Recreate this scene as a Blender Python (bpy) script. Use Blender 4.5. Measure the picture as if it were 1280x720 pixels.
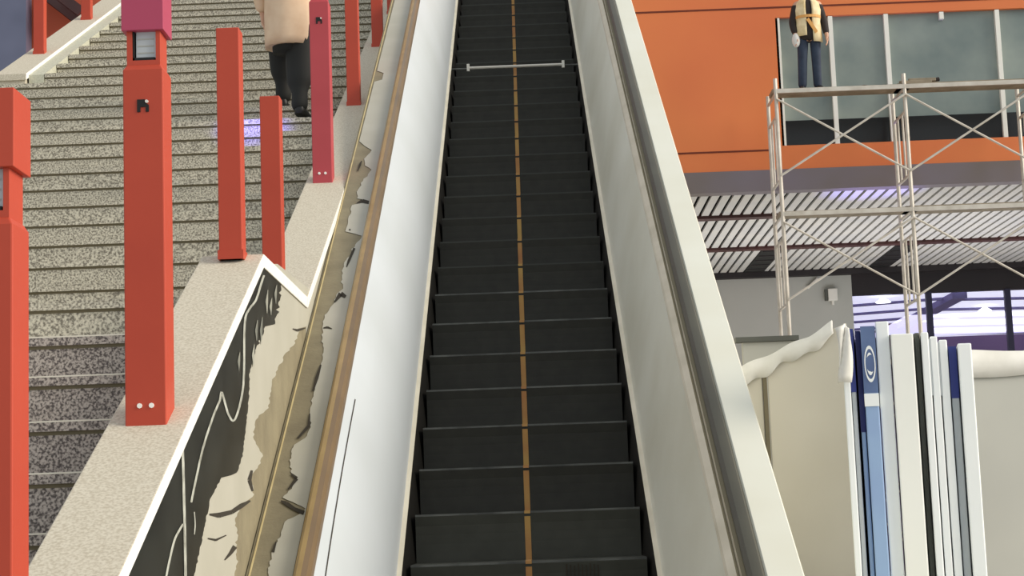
import bpy, bmesh, math, random
from mathutils import Vector, Matrix
random.seed(7)
R = math.radians
for o in list(bpy.data.objects): bpy.data.objects.remove(o, do_unlink=True)
sc = bpy.context.scene
col = sc.collection

# ------------------------------------------------------------------ camera
F = 2200.0; PITCH = R(7.6); ROLL = R(-2.1); YAW = R(-0.53); EYE = 1.65
fw = Vector((math.sin(YAW)*math.cos(PITCH), math.cos(YAW)*math.cos(PITCH), math.sin(PITCH)))
r0 = Vector((math.cos(YAW), -math.sin(YAW), 0)); u0 = r0.cross(fw)
rt = r0*math.cos(ROLL) + u0*math.sin(ROLL); up = rt.cross(fw)
cd = bpy.data.cameras.new('camera'); cam = bpy.data.objects.new('camera', cd); col.objects.link(cam)
cd.sensor_width = 36.0; cd.lens = F/1280*36.0; cd.clip_start = .05; cd.clip_end = 500
mw = Matrix((rt, up, -fw)).transposed().to_4x4(); mw.translation = Vector((0, 0, EYE)); cam.matrix_world = mw
sc.camera = cam
CP = Vector((0, 0, EYE))
def ray(x, y): return fw + rt*((x-640)/F) + up*((360-y)/F)
def atY(x, y, Y): d = ray(x, y); return CP + d*(Y/d.y)
def atX(x, y, X): d = ray(x, y); return CP + d*(X/d.x)
def atZ(x, y, Z): d = ray(x, y); return CP + d*((Z-EYE)/d.z)

# ------------------------------------------------------------------ light and exposure
sc.view_settings.view_transform = 'Standard'; sc.view_settings.look = 'None'
sc.view_settings.exposure = 0.0; sc.view_settings.gamma = 1.0; sc.view_settings.use_curve_mapping = False
w = bpy.data.worlds.new('world'); sc.world = w; w.use_nodes = True
bg = w.node_tree.nodes['Background']; bg.inputs[0].default_value = (.92, .97, 1.0, 1); bg.inputs[1].default_value = .68
sd = bpy.data.lights.new('daylight', 'SUN'); sd.energy = 3.9; sd.angle = R(40); sd.color = (1, .91, .77)
so = bpy.data.objects.new('daylight', sd); col.objects.link(so)
so.rotation_euler = Vector((-.90, .15, -.40)).to_track_quat('-Z', 'Y').to_euler()

# ------------------------------------------------------------------ materials
def lin(c): return tuple(((v/255)/12.92 if v/255 <= .04045 else ((v/255+.055)/1.055)**2.4) for v in c)
def mat(name, rgb, rough=.6, metal=0., spec=.5, noise=None, bump=None, emit=None):
    """noise=(scale, rgb2, low, high, detail): mottling between two colours"""
    m = bpy.data.materials.new(name); m.use_nodes = True; nt = m.node_tree; b = nt.nodes['Principled BSDF']
    c = lin(rgb)+(1,)
    b.inputs['Base Color'].default_value = c; b.inputs['Roughness'].default_value = rough
    b.inputs['Metallic'].default_value = metal; b.inputs['Specular IOR Level'].default_value = spec
    tc = nt.nodes.new('ShaderNodeTexCoord')
    if noise:
        n = nt.nodes.new('ShaderNodeTexNoise'); n.inputs['Scale'].default_value = noise[0]
        n.inputs['Detail'].default_value = noise[4] if len(noise) > 4 else 3
        nt.links.new(tc.outputs['Object'], n.inputs['Vector'])
        rp = nt.nodes.new('ShaderNodeValToRGB'); e = rp.color_ramp.elements
        e[0].position = noise[2]; e[1].position = noise[3]
        e[0].color = lin(noise[1])+(1,); e[1].color = c
        nt.links.new(n.outputs['Fac'], rp.inputs['Fac']); nt.links.new(rp.outputs['Color'], b.inputs['Base Color'])
    if bump:
        n2 = nt.nodes.new('ShaderNodeTexNoise'); n2.inputs['Scale'].default_value = bump[0]
        nt.links.new(tc.outputs['Object'], n2.inputs['Vector'])
        bp = nt.nodes.new('ShaderNodeBump'); bp.inputs['Strength'].default_value = bump[1]; bp.inputs['Distance'].default_value = .01
        nt.links.new(n2.outputs['Fac'], bp.inputs['Height']); nt.links.new(bp.outputs['Normal'], b.inputs['Normal'])
    if emit:
        b.inputs['Emission Color'].default_value = lin(rgb)+(1,); b.inputs['Emission Strength'].default_value = emit
    return m
M = dict(
 granite=mat('speckled_granite', (214,208,190), .75, noise=(100, (122,116,104), .36, .60, 2)),
 line=mat('nosing_highlight', (226,220,206), .6),
 steplit=mat('lit_step_metal', (66,67,60), .55, spec=.3, noise=(9, (58,59,52), .3, .7)),  # step metal lightened: stronger light on the lowest steps, kept in the colour
 stepedge=mat('shaded_step_edge', (54,56,52), .5, spec=.3),
 granite_low=mat('shaded_pinkish_granite', (188,178,170), .75, noise=(120, (88,80,78), .38, .60, 2)),  # pinkish stone, darkened so the lower flight's shade sits in the colour
 granite_edge=mat('granite_nosing', (216,210,194), .7, noise=(85, (136,128,118), .36, .60, 2)),
 coping=mat('cream_granite', (208,201,184), .7, noise=(110, (184,175,156), .36, .60, 3)),
 stringer=mat('pale_green_grey_stone', (196,196,178), .7, noise=(60, (180,180,162), .36, .60, 3)),
 coping_edge=mat('coping_edge', (252,251,248), .5, noise=(30, (244,241,234), .4, .7)),
 marble=mat('black_marble', (44,46,43), .28, noise=(5, (28,30,28), .35, .65)),
 vein=mat('white_vein', (196,198,188), .4, noise=(20, (150,150,140), .35, .6)),
 paint=mat('cream_wall_paint', (186,183,170), .55, noise=(3, (176,173,159), .3, .7, 2)),
 wash=mat('grey_white_wash', (168,168,156), .5, noise=(9, (110,112,104), .35, .65, 5)),
 putty=mat('bare_putty', (142,133,108), .8, noise=(7, (124,115,93), .3, .7, 3), bump=(60, .15)),
 crack=mat('dark_gap', (52,46,36), .9),
 lip=mat('flake_edge_nosing_shade', (112,104,82), .8),
 bead=mat('sealant_bead', (206,190,142), .6, noise=(12, (188,170,124), .3, .7)),
 red=mat('red_orange_paint', (186,68,43), .5, noise=(3, (178,63,40), .3, .7), bump=(40, .04)),
 redpink=mat('red_paint_pink_light', (186,70,78), .5, noise=(3, (176,64,70), .3, .7)),  # purple light cast on the red posts, mixed into this colour
 magenta=mat('red_paint_magenta_light', (176,66,96), .5, noise=(3, (166,60,88), .3, .7)),  # same purple light, mixed into the cap colour
 orange=mat('orange_wall_paint', (232,134,76), .7, noise=(.4, (224,120,72), .3, .7, 4)),
 orange_side=mat('deep_orange_paint', (196,88,56), .7, noise=(.5, (186,82,52), .3, .7, 4)),
 groove=mat('dark_groove', (110,46,26), .8),
 fascia=mat('grey_fascia', (118,108,104), .6, noise=(.6, (124,116,128), .35, .65)),
 slat=mat('pale_slat', (214,212,206), .6, noise=(2, (200,200,200), .3, .7)),
 darkred=mat('dark_red_steel', (74,38,36), .6, noise=(3, (60,34,34), .3, .7)),
 black=mat('matte_black', (20,20,20), .7, noise=(4, (14,14,14), .3, .7)),
 void=mat('ceiling_void', (30,28,28), .9),
 step=mat('step_dark_metal', (48,48,42), .5, metal=0., spec=.3, noise=(14, (41,41,36), .3, .7)),
 nosing=mat('worn_lit_step_edge', (92,94,90), .45, noise=(7, (52,54,51), .35, .65)),
 yellow=mat('worn_yellow_line', (186,150,80), .6, noise=(3.5, (172,116,66), .35, .65)),
 skirt=mat('skirt_dark', (30,28,25), .6, spec=.2),
 trim=mat('cream_trim', (226,218,198), .45, noise=(4, (206,198,176), .3, .7)),
 white_panel=mat('brushed_white_panel', (194,200,206), .42, spec=.5, noise=(1.2, (186,192,196), .3, .7)),
 grey_panel=mat('grey_beige_panel', (232,231,218), .38, noise=(1.3, (214,211,194), .3, .7, 4)),
 moulding=mat('pale_moulding', (206,198,180), .45, noise=(5, (186,178,158), .3, .7)),
 deck=mat('cream_deck', (226,227,216), .45, noise=(1.5, (218,217,202), .3, .7)),
 rubber=mat('dark_rubber', (70,68,56), .5, noise=(3, (60,58,48), .3, .7)),
 brown=mat('handrail_brown_reflection', (116,92,60), .35, spec=.6, noise=(3, (98,78,50), .3, .7)),
 tan=mat('worn_tan_highlight', (182,154,104), .4, noise=(6, (160,134,90), .3, .7)),
 steel=mat('galvanised_tube', (220,214,204), .45, metal=.25, noise=(5, (194,186,174), .3, .7)),
 chrome=mat('bright_bar', (210,206,196), .3, metal=.4),
 plank=mat('weathered_plank', (160,148,128), .8, noise=(5, (128,118,100), .3, .7)),
 whiteframe=mat('white_mullion', (244,242,234), .5),
 greyglass=mat('grey_green_glazing', (150,160,154), .4, noise=(.8, (112,126,126), .35, .65, 4)),
 darkglass=mat('dark_spandrel', (26,28,30), .25, noise=(1, (20,22,24), .3, .7)),
 blueglass=mat('slate_blue_glazing', (134,138,164), .3, noise=(.5, (66,70,92), .3, .7)),
 greywall=mat('grey_wall', (182,182,176), .7, noise=(.6, (172,174,168), .3, .7)),
 offwhite=mat('off_white_plastic', (226,224,216), .5),
 navyframe=mat('navy_frame', (26,24,52), .5),
 header=mat('dark_header', (38,32,34), .7, noise=(1.2, (28,24,28), .3, .7)),
 glow=mat('lit_lavender_ceiling', (228,226,248), .8, emit=.80),
 lamp=mat('lit_lamp', (255,255,255), .8, emit=2.0),
 interior=mat('purple_grey_wall', (122,98,134), .8, noise=(.4, (104,84,120), .3, .7)),
 maroon=mat('maroon_bulkhead', (92,44,70), .7),
 strip=mat('dark_violet_strip', (112,104,150), .7),
 hoard=mat('beige_hoarding', (216,211,198), .65, noise=(.9, (198,192,176), .3, .7)),
 hoardg=mat('grey_hoarding', (186,186,178), .65, noise=(1.1, (170,170,164), .3, .7)),
 cloth=mat('white_cloth', (238,236,230), .85, noise=(8, (222,220,212), .3, .7)),
 greycloth=mat('grey_tarp', (120,118,112), .85),
 board=mat('white_board', (247,250,250), .5, noise=(2, (240,245,246), .3, .7)),
 boardcream=mat('warm_white_board', (248,249,244), .5, noise=(2, (242,244,238), .3, .7)),
 boardgrey=mat('pale_grey_face', (188,194,198), .5),
 boarddark=mat('dark_grey_board', (92,94,88), .6, noise=(3, (78,80,74), .3, .7)),
 navy=mat('navy_print', (44,56,130), .45),
 navyd=mat('dark_navy_print', (26,34,96), .45),
 bluegrey=mat('blue_grey_print', (96,118,160), .45, noise=(8, (84,104,146), .35, .65)),
 lightblue=mat('light_blue_print', (150,178,216), .45, noise=(2.5, (136,160,206), .35, .65)),
 floor=mat('pale_floor', (176,172,162), .5, noise=(3, (160,156,146), .3, .7)),
 skin=mat('skin', (206,160,134), .55), hair=mat('dark_hair', (32,26,22), .6),
 coat=mat('cream_coat', (226,200,172), .85, noise=(7, (212,180,150), .3, .7)),
 trousers=mat('black_trousers', (26,27,25), .8), shoe=mat('black_shoe', (20,20,20), .5), sole=mat('shoe_sole', (150,138,122), .7),
 jacket=mat('dark_jacket', (44,36,34), .8), vest=mat('pale_yellow_vest', (242,224,184), .7, noise=(9, (216,192,140), .3, .7)),
 beltm=mat('orange_strap', (226,168,96), .7), jeans=mat('blue_jeans', (52,64,84), .85, noise=(9, (40,50,68), .3, .7)),
 glove=mat('white_glove', (226,224,220), .8), hat=mat('white_helmet', (228,226,220), .4),
)

cm = M['clear'] = mat('clear_glass', (240,244,246), .02); cb = cm.node_tree.nodes['Principled BSDF']
cb.inputs['Transmission Weight'].default_value = 1; cb.inputs['IOR'].default_value = 1.1
# ------------------------------------------------------------------ helpers
def tag(o, label=None, cat=None, group=None, kind=None):
    if label: o['label'] = label
    if cat: o['category'] = cat
    if group: o['group'] = group
    if kind: o['kind'] = kind
    return o
def empty(name, loc, label=None, cat=None, group=None, rz=0):
    o = bpy.data.objects.new(name, None); o.empty_display_size = .1; col.objects.link(o)
    o.location = loc; o.rotation_euler.z = rz
    return tag(o, label, cat, group)
class MB:
    def __init__(s): s.b = bmesh.new(); s.mats = []
    def mi(s, m):
        m = M[m] if isinstance(m, str) else m
        if m not in s.mats: s.mats.append(m)
        return s.mats.index(m)
    def face(s, pts, m):
        try:
            f = s.b.faces.new([s.b.verts.new(p) for p in pts]); f.material_index = s.mi(m); return f
        except ValueError: return None
    def hexa(s, p, m):                      # 8 points: bottom 4 ccw, top 4 ccw
        v = [s.b.verts.new(q) for q in p]; k = s.mi(m)
        for ix in ((3,2,1,0),(4,5,6,7),(0,1,5,4),(1,2,6,5),(2,3,7,6),(3,0,4,7)):
            s.b.faces.new([v[i] for i in ix]).material_index = k
    def box(s, x0, x1, y0, y1, z0, z1, m):
        s.hexa([(x0,y0,z0),(x1,y0,z0),(x1,y1,z0),(x0,y1,z0),(x0,y0,z1),(x1,y0,z1),(x1,y1,z1),(x0,y1,z1)], m)
    def extrude(s, loop_a, loop_b, m, caps=True, mats=None):   # two matching closed loops
        k = s.mi(m); a = [s.b.verts.new(p) for p in loop_a]; b = [s.b.verts.new(p) for p in loop_b]; n = len(a)
        for i in range(n):
            f = s.b.faces.new((a[i], a[(i+1) % n], b[(i+1) % n], b[i])); f.material_index = s.mi(mats[i]) if mats and mats[i] else k
        if caps:
            s.b.faces.new(list(reversed(a))).material_index = k; s.b.faces.new(b).material_index = k
    def prism_x(s, yz, x0, x1, m, mats=None):                  # polygon in YZ extruded along X
        s.extrude([(x0, y, z) for y, z in yz], [(x1, y, z) for y, z in yz], m, True, mats)
    def tube(s, a, b, r, m, seg=8):
        a = Vector(a); b = Vector(b); d = (b-a).normalized()
        h = Vector((0,0,1)) if abs(d.z) < .9 else Vector((1,0,0)); u = d.cross(h).normalized(); v = d.cross(u)
        L = lambda c: [c + (u*math.cos(t)+v*math.sin(t))*r for t in [2*math.pi*i/seg for i in range(seg)]]
        s.extrude(L(a), L(b), m)
    def loft(s, rings, m, caps=True):
        k = s.mi(m); vs = [[s.b.verts.new(p) for p in rg] for rg in rings]; n = len(rings[0])
        for a, b in zip(vs, vs[1:]):
            for i in range(n): s.b.faces.new((a[i], a[(i+1) % n], b[(i+1) % n], b[i])).material_index = k
        if caps: s.b.faces.new(list(reversed(vs[0]))).material_index = k; s.b.faces.new(vs[-1]).material_index = k
    def build(s, name, parent=None, smooth=False, bevel=0, label=None, kind=None):
        bmesh.ops.recalc_face_normals(s.b, faces=s.b.faces)
        me = bpy.data.meshes.new(name); s.b.to_mesh(me); s.b.free()
        for m in s.mats: me.materials.append(m)
        if smooth:
            for p in me.polygons: p.use_smooth = True
        o = bpy.data.objects.new(name, me); col.objects.link(o)
        if bevel:
            bv = o.modifiers.new('bevel', 'BEVEL'); bv.width = bevel; bv.segments = 2; bv.limit_method = 'ANGLE'; bv.angle_limit = R(40)
        if parent:
            o.parent = parent
        if label: o['label'] = label
        if kind: o['kind'] = kind
        return o
def world_child(o, parent):          # geometry written in world numbers, parented under a thing with a location
    o.parent = parent; o.matrix_parent_inverse = Matrix.Translation(parent.location).inverted() if not parent.rotation_euler.z else (Matrix.Translation(parent.location) @ Matrix.Rotation(parent.rotation_euler.z, 4, 'Z')).inverted()
    return o
def copy_tree(o, parent=None):
    c = o.copy(); col.objects.link(c)
    if parent: c.parent = parent
    for ch in [q for q in bpy.data.objects if q.parent == o]: copy_tree(ch, c)
    return c
def smooth_by_angle(o, ang=40):
    for p in o.data.polygons: p.use_smooth = True
    me = o.data; bm = bmesh.new(); bm.from_mesh(me)
    for e in bm.edges:
        if len(e.link_faces) == 2 and e.calc_face_angle(0) > R(ang): e.smooth = False
    bm.to_mesh(me); bm.free()
def interp(tab, t):                   # tab sorted ascending by first value
    if t <= tab[0][0]: a, b = tab[0], tab[1]
    elif t >= tab[-1][0]: a, b = tab[-2], tab[-1]
    else:
        for a, b in zip(tab, tab[1:]):
            if a[0] <= t <= b[0]: break
    return a[1] + (b[1]-a[1])*(t-a[0])/(b[0]-a[0])

# ------------------------------------------------------------------ the setting: floor
b = MB(); b.box(-14, 26, -3, 60, -.1, 0, 'floor'); tag(b.build('floor'), 'pale floor of the hall under everything', 'floor', kind='structure')

# ------------------------------------------------------------------ front building (facade at YF)
YF = 27.9
def onF(x, y, d=0): return atY(x, y, YF-d)
ZS = 6.79                                           # soffit height
b = MB()
WX0, WX1, WZ0, WZ1 = 4.22, 9.9, 7.52, 9.65           # window opening
b.box(-6, WX0, YF, YF+.3, 7.13, 14, 'orange')
b.box(WX0, WX1, YF, YF+.3, 7.13, WZ0, 'orange'); b.box(WX0, WX1, YF, YF+.3, WZ1, 14, 'orange')
b.box(WX1, 14, YF, YF+.3, 7.13, 14, 'orange')
for z, x1 in ((9.82, 14), (7.455, 4.0)):
    b.box(-6, x1, YF-.006, YF+.01, z-.014, z+.014, 'groove')
tag(b.build('wall_front'), 'orange painted upper wall of the building across the hall', 'wall', kind='structure')
b = MB(); b.box(-6, 14, YF-.02, YF+.25, ZS-.005, 7.13, 'fascia')
tag(b.build('trim_1'), 'grey fascia band under the orange wall', 'trim', kind='structure')
# window band: five panes
mull = [4.22, 5.08, 5.985, 6.89, 7.79, 8.7, 9.6]
for i in range(6):
    xa, xb = mull[i], mull[i+1]
    o = empty('window_%d' % (i+1), (xa, YF+.1, WZ0)); o['kind'] = 'structure'
    o['label'] = ['grey window pane behind the standing worker', 'second grey window pane from the left end', 'middle grey window pane above the plank', 'grey window pane with short white stub at top', 'grey window pane near right picture edge', 'grey window pane beyond the right edge'][i]
    o['category'] = 'window'
    b = MB(); b.box(xa, xb, YF+.08, YF+.12, 7.94, WZ1, 'greyglass'); world_child(b.build('pane'), o)
    b = MB(); b.box(xa, xb, YF+.07, YF+.12, WZ0, 7.94, 'darkglass'); world_child(b.build('spandrel'), o)
    b = MB()
    if i != 3: b.box(xa-.035, xa+.035, YF-.0, YF+.1, WZ0, WZ1-.01, 'whiteframe')
    else: b.box(xa-.035, xa+.035, YF-.0, YF+.1, WZ1-.13, WZ1-.01, 'whiteframe')
    world_child(b.build('mullion'), o)
# soffit: slats running in depth
SY1 = 37.6
b = MB(); b.box(-2, 14, YF+.1, SY1+.5, ZS+.16, ZS+.2, 'void')
x = 1.6
while x < 13.5:
    b.box(x, x+.125, YF+.02, SY1, ZS, ZS+.04, 'slat'); x += .18
tag(b.build('ceiling'), 'slatted white soffit over the shop entrance', 'ceiling', kind='structure')
for i, yy in enumerate((30.2, 33.9)):
    b = MB(); b.box(-2, 14, yy-.13, yy+.13, ZS-.05, ZS+.05, 'darkred')
    tag(b.build('trim_%d' % (i+2)), ['dark red beam crossing the slats nearer the front', 'dark red beam crossing the slats further back'][i], 'trim', kind='structure')
b = MB(); b.box(-2, 14, SY1-.25, SY1+.1, ZS-.12, ZS+.05, 'header'); tag(b.build('trim_4'), 'dark strip where the slats meet the back wall', 'trim', kind='structure')
for i, (px0, px1) in enumerate(((932, 956), (1080, 1105))):
    pa = atZ(px0, 337, ZS); pb = atZ(px1, 337, ZS)
    b = MB(); b.box(pa.x, pb.x, 34.1, SY1-.3, ZS-.02, ZS+.03, 'black')
    for k in range(5): b.box(pa.x+.02, pb.x-.02, 34.3+k*.62, 34.36+k*.62, ZS-.035, ZS-.02, 'header')
    tag(b.build('ceiling_vent'), ['black vent in the slatted soffit just left of the left scaffold legs', 'black vent in the slatted soffit left of the middle scaffold legs'][i], 'vent', 'ceiling vents in the soffit')
# grey back wall and shop front
XG = 6.95
b = MB(); b.box(-2, XG, SY1, SY1+.4, 0, ZS+.2, 'greywall'); tag(b.build('wall_right'), 'plain grey wall under the soffit', 'wall', kind='structure')
zt = atY(1100, 367, SY1).z
b = MB(); b.box(XG, 14, SY1+.02, SY1+.3, zt, ZS+.1, 'header'); tag(b.build('trim_5'), 'dark header above the lit shop window', 'trim', kind='structure')
# interior of the shop
ZC = zt+.02
b = MB(); b.box(XG, 16, SY1+.3, 48, ZC, ZC+.1, 'glow'); tag(b.build('ceiling_1'), 'lavender lit ceiling inside the shop', 'ceiling', kind='structure')
b = MB(); b.box(XG, 16, 48, 48.2, 0, ZC, 'interior'); b.box(XG-.05, XG, SY1+.4, 48, 0, ZC, 'interior')
tag(b.build('wall_back'), 'purple grey wall inside the shop', 'wall', kind='structure')
xb = 9.35
b = MB()
b.box(xb-.16, xb+.16, SY1+.4, 48, ZC-.14, ZC, 'strip'); b.build('main_beam')
bo = bpy.data.objects['main_beam']; bo.name = 'ceiling_beam'; tag(bo, 'dark violet ceiling beam running back inside the shop', 'beam')
for i in range(5):
    yy = 39.2+i*1.9
    b = MB(); b.hexa([(XG, yy+.5, ZC-.05), (xb-.17, yy-.35, ZC-.05), (xb-.17, yy-.2, ZC-.05), (XG, yy+.65, ZC-.05), (XG, yy+.5, ZC-.001), (xb-.17, yy-.35, ZC-.001), (xb-.17, yy-.2, ZC-.001), (XG, yy+.65, ZC-.001)], 'strip')
    tag(b.build('ceiling_strip'), 'dark strip on the shop ceiling left of the beam, %s' % ['nearest the glass', 'second from the glass', 'third from the glass', 'fourth from the glass', 'furthest from the glass'][i], 'ceiling strip', 'ceiling strips inside the shop')
    b = MB(); b.hexa([(xb+.17, yy-.1, ZC-.05), (16, yy+.9, ZC-.05), (16, yy+1.05, ZC-.05), (xb+.17, yy+.05, ZC-.05), (xb+.17, yy-.1, ZC-.001), (16, yy+.9, ZC-.001), (16, yy+1.05, ZC-.001), (xb+.17, yy+.05, ZC-.001)], 'strip')
    tag(b.build('ceiling_strip'), 'dark strip on the shop ceiling right of the beam, %s' % ['nearest the glass', 'second from the glass', 'third from the glass', 'fourth from the glass', 'furthest from the glass'][i], 'ceiling strip', 'ceiling strips inside the shop')
for i, (px, py) in enumerate(((1104, 376), (1231, 387), (1193, 400))):
    p = atZ(px, py, ZC-.1)
    b = MB(); n = 10
    rg = lambda r, z: [(p.x+r*math.cos(2*math.pi*k/n), p.y+r*math.sin(2*math.pi*k/n), z) for k in range(n)]
    b.loft([rg(.05, ZC), rg(.06, ZC-.06), rg(.16, ZC-.12), rg(.17, ZC-.14)], 'lamp')
    tag(b.build('ceiling_lamp', smooth=False), ['small bright ceiling lamp left of the scaffold legs', 'small bright ceiling lamp near the right shop mullion', 'small bright ceiling lamp right of the dark mullion'][i], 'lamp', 'ceiling lamps inside the shop')
pm = atY(1137, 404, 44)
b = MB(); b.box(pm.x-.55, pm.x+.5, 44, 47.9, pm.z-.28, pm.z+.12, 'maroon'); b.box(pm.x-.6, pm.x+.55, 43.9, 44, pm.z-.36, pm.z-.24, 'black')
tag(b.build('ceiling_bulkhead'), 'maroon bulkhead with dark lower edge inside the shop', 'bulkhead')
for i, px in enumerate((1163, 1262)):
    p = atY(px, 400, SY1)
    b = MB(); b.box(p.x-.06, p.x+.06, SY1-.02, SY1+.12, 0, zt, 'navyframe'); tag(b.build('trim_%d' % (6+i)), ['dark navy shop mullion right of the scaffold legs', 'dark navy shop mullion at right picture edge'][i], 'mullion', kind='structure')
for i, (xa, xb_) in enumerate(((XG+.01, atY(1163, 400, SY1).x-.07), (atY(1163, 400, SY1).x+.07, atY(1262, 400, SY1).x-.07), (atY(1262, 400, SY1).x+.07, 14))):
    b = MB(); b.box(xa, xb_, SY1+.04, SY1+.05, 0, zt, 'clear'); tag(b.build('window_%d' % (8+i)), ['clear shop pane left of the dark mullion', 'clear shop pane between the two dark mullions', 'clear shop pane at the right picture edge'][i], 'window', kind='structure')
ia = bpy.data.lights.new('shop_light', 'AREA'); ia.energy = 90; ia.size = 5; ia.color = (.75, .7, 1)
io = bpy.data.objects.new('shop_light', ia); col.objects.link(io); io.location = (11, 42, ZC-.3)
for lx, ly, en, c in ((3.5, 32.5, 120, (1, .97, .92)), (8.5, 32.5, 170, (.93, .93, 1))):
    ld = bpy.data.lights.new('soffit_fill', 'AREA'); ld.energy = en; ld.size = 3.0; ld.color = c
    lo = bpy.data.objects.new('soffit_fill', ld); col.objects.link(lo); lo.location = (lx, ly, 2.2); lo.rotation_euler = (math.pi, 0, 0)  # unseen fill lamps, added to brighten the soffit slats from below
# small wall fittings
p = atY(1040, 369, SY1)
o = empty('wall_box', (p.x, SY1, p.z), 'small white box fitting on the grey wall', 'wall fitting')
b = MB(); b.box(p.x-.1, p.x+.1, SY1-.14, SY1, p.z-.13, p.z+.13, 'offwhite'); world_child(b.build('casing', bevel=.015), o)
b = MB(); b.box(p.x-.16, p.x-.1, SY1-.1, SY1, p.z-.12, p.z+.12, 'boarddark'); world_child(b.build('side_bracket'), o)
b = MB(); b.tube((p.x, SY1-.06, p.z-.13), (p.x, SY1-.06, p.z-.22), .03, 'offwhite'); world_child(b.build('stub'), o)
p = atY(1018, 352, SY1)
b = MB(); b.tube((p.x-.16, SY1-.05, p.z-.14), (p.x+.06, SY1-.05, p.z+.06), .028, 'offwhite'); b.tube((p.x-.1, SY1-.05, p.z-.085), (p.x-.1, SY1, p.z-.085), .02, 'offwhite')
tag(b.build('wall_rod'), 'short white slanted rod fixed to the grey wall', 'rod')

# ------------------------------------------------------------------ left background
YL = 26.
b = MB(); b.box(-16, -4.0, YL, YL+.3, 0, 22, 'orange_side'); tag(b.build('wall_left'), 'orange wall behind the left railing posts', 'wall', kind='structure')
pg = atY(33, 40, YL-.3)
b = MB(); b.box(-16, pg.x, YL-.32, YL-.02, 0, 22, 'blueglass')
for k in range(3): b.box(-16, pg.x+.001, YL-.36, YL-.32, 7.6-.9*k, 7.63-.9*k, 'boardgrey')
tag(b.build('window_7'), 'slate blue glazed wall at the far left', 'window', kind='structure')
for i, (xa, ya, xb_, yb) in enumerate(((56, -8, 96, 23), (72, -8, 101, 14))):
    pa = atY(xa, ya, YL-.25-i*.3); pb = atY(xb_, yb, YL-.25-i*.3); d = Vector((.045, 0, .06))
    b = MB(); b.hexa([pa-d, pb-d, pb-d+Vector((0,.2,0)), pa-d+Vector((0,.2,0)), pa+d, pb+d, pb+d+Vector((0,.2,0)), pa+d+Vector((0,.2,0))], 'darkred')
    tag(b.build('diagonal_bar'), ['lower dark slanting bar on the orange wall behind the left posts', 'upper dark slanting bar on the orange wall behind the left posts'][i], 'bar', 'slanting bars on the orange wall')

# ------------------------------------------------------------------ staircase
T, RI, MS = .375, .18, .48
XR = -1.288
stair = empty('staircase', (-2.6, 3.6, 0), 'wide grey speckled granite staircase left of the escalator', 'staircase')
def step(x0, x1, y, z, depth=T+.03, m='granite'):
    b = MB(); nose = .014; th = .034
    b.box(x0, x1, y+nose, y+depth, max(z-RI-.02, 0), z-th, m)
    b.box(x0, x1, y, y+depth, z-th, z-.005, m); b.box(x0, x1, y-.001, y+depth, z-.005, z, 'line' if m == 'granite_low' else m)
    b.box(x0, x1, y+nose-.002, y+nose+.01, z-th-.012, z-th, 'lip')  # thin dark strip: shadow under the nosing put in as colour
    world_child(b.build('step'), stair)
A_TOP_Y, A_TOP_Z = 6.78, 2.57
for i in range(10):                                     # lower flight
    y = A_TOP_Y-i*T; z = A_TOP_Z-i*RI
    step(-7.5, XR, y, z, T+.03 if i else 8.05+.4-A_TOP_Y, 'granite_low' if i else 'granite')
B_Y, B_Z = 8.425, 2.75
YLP = 14.0
for i in range(27):                                     # upper flight
    y = B_Y+i*T; z = B_Z+i*RI
    step(-7.5 if y < YLP-.2 else -3.905, XR, y, z, T+.03 if i < 26 else 5)
b = MB()
b.prism_x([(A_TOP_Y-3.6, 0), (25, 0), (25, B_Z+26*RI-.25), (B_Y+26*T, B_Z+26*RI-.25), (B_Y, B_Z-.25), (A_TOP_Y, A_TOP_Z-.25), (A_TOP_Y-3.6+.35, .4)], -3.905, XR-.01, 'greywall')
world_child(b.build('stair_body'), stair)
b = MB()
zt2 = B_Z-.25+(YLP-.1-B_Y)*MS
b.prism_x([(A_TOP_Y-3.6, 0), (YLP-.1, 0), (YLP-.1, zt2), (B_Y, B_Z-.25), (A_TOP_Y, A_TOP_Z-.25), (A_TOP_Y-3.6+.35, .4)], -7.4, -3.906, 'greywall')
world_child(b.build('stair_body'), stair)

# parapets ------------------------------------------------------------
XP0, XP1 = -1.285, -1.039                               # coping edges
CR = (6.87, 2.74)                                       # crest (Y, Z) of the lower coping
def coping(ya, za, yb, zb, x0, x1, th=.055, name='coping', parent=None):
    b = MB(); m = [None]*4
    b.extrude([(x0, ya, za-th), (x1, ya, za-th), (x1, ya, za), (x0, ya, za)], [(x0, yb, zb-th), (x1, yb, zb-th), (x1, yb, zb), (x0, yb, zb)], 'coping', True, [None, 'coping_edge', None, None])
    return world_child(b.build(name, bevel=.004), parent)
XW = -1.050
YS0 = 2.2; ZS0 = CR[1]-MS*(CR[0]-YS0)
low = empty('parapet_wall', (-1.16, 4.5, 0), 'sloping parapet with cream granite top and black marble side, nearest the camera', 'parapet')
b = MB(); b.prism_x([(YS0, 0), (8.2, 0), (8.2, CR[1]-.05), (CR[0], CR[1]-.05), (YS0, ZS0-.05)], -1.27, XW, 'putty'); world_child(b.build('wall_core'), low)
coping(YS0, ZS0, CR[0], CR[1], XP0, XP1, parent=low); coping(CR[0], CR[1], 8.2, CR[1], XP0, XP1, parent=low)
hi = empty('parapet_wall', (-1.16, 9, 0), 'upper sloping parapet with cream granite top between stairs and escalator', 'parapet')
YE = 20.
b = MB(); b.prism_x([(8.21, 0), (YE, 0), (YE, CR[1]-.05+MS*(YE-8.21)), (8.21, CR[1]-.05)], -1.27, XW, 'paint'); world_child(b.build('wall_core'), hi)
coping(8.21, CR[1], YE, CR[1]+MS*(YE-8.21), XP0, XP1, parent=hi)
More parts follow.
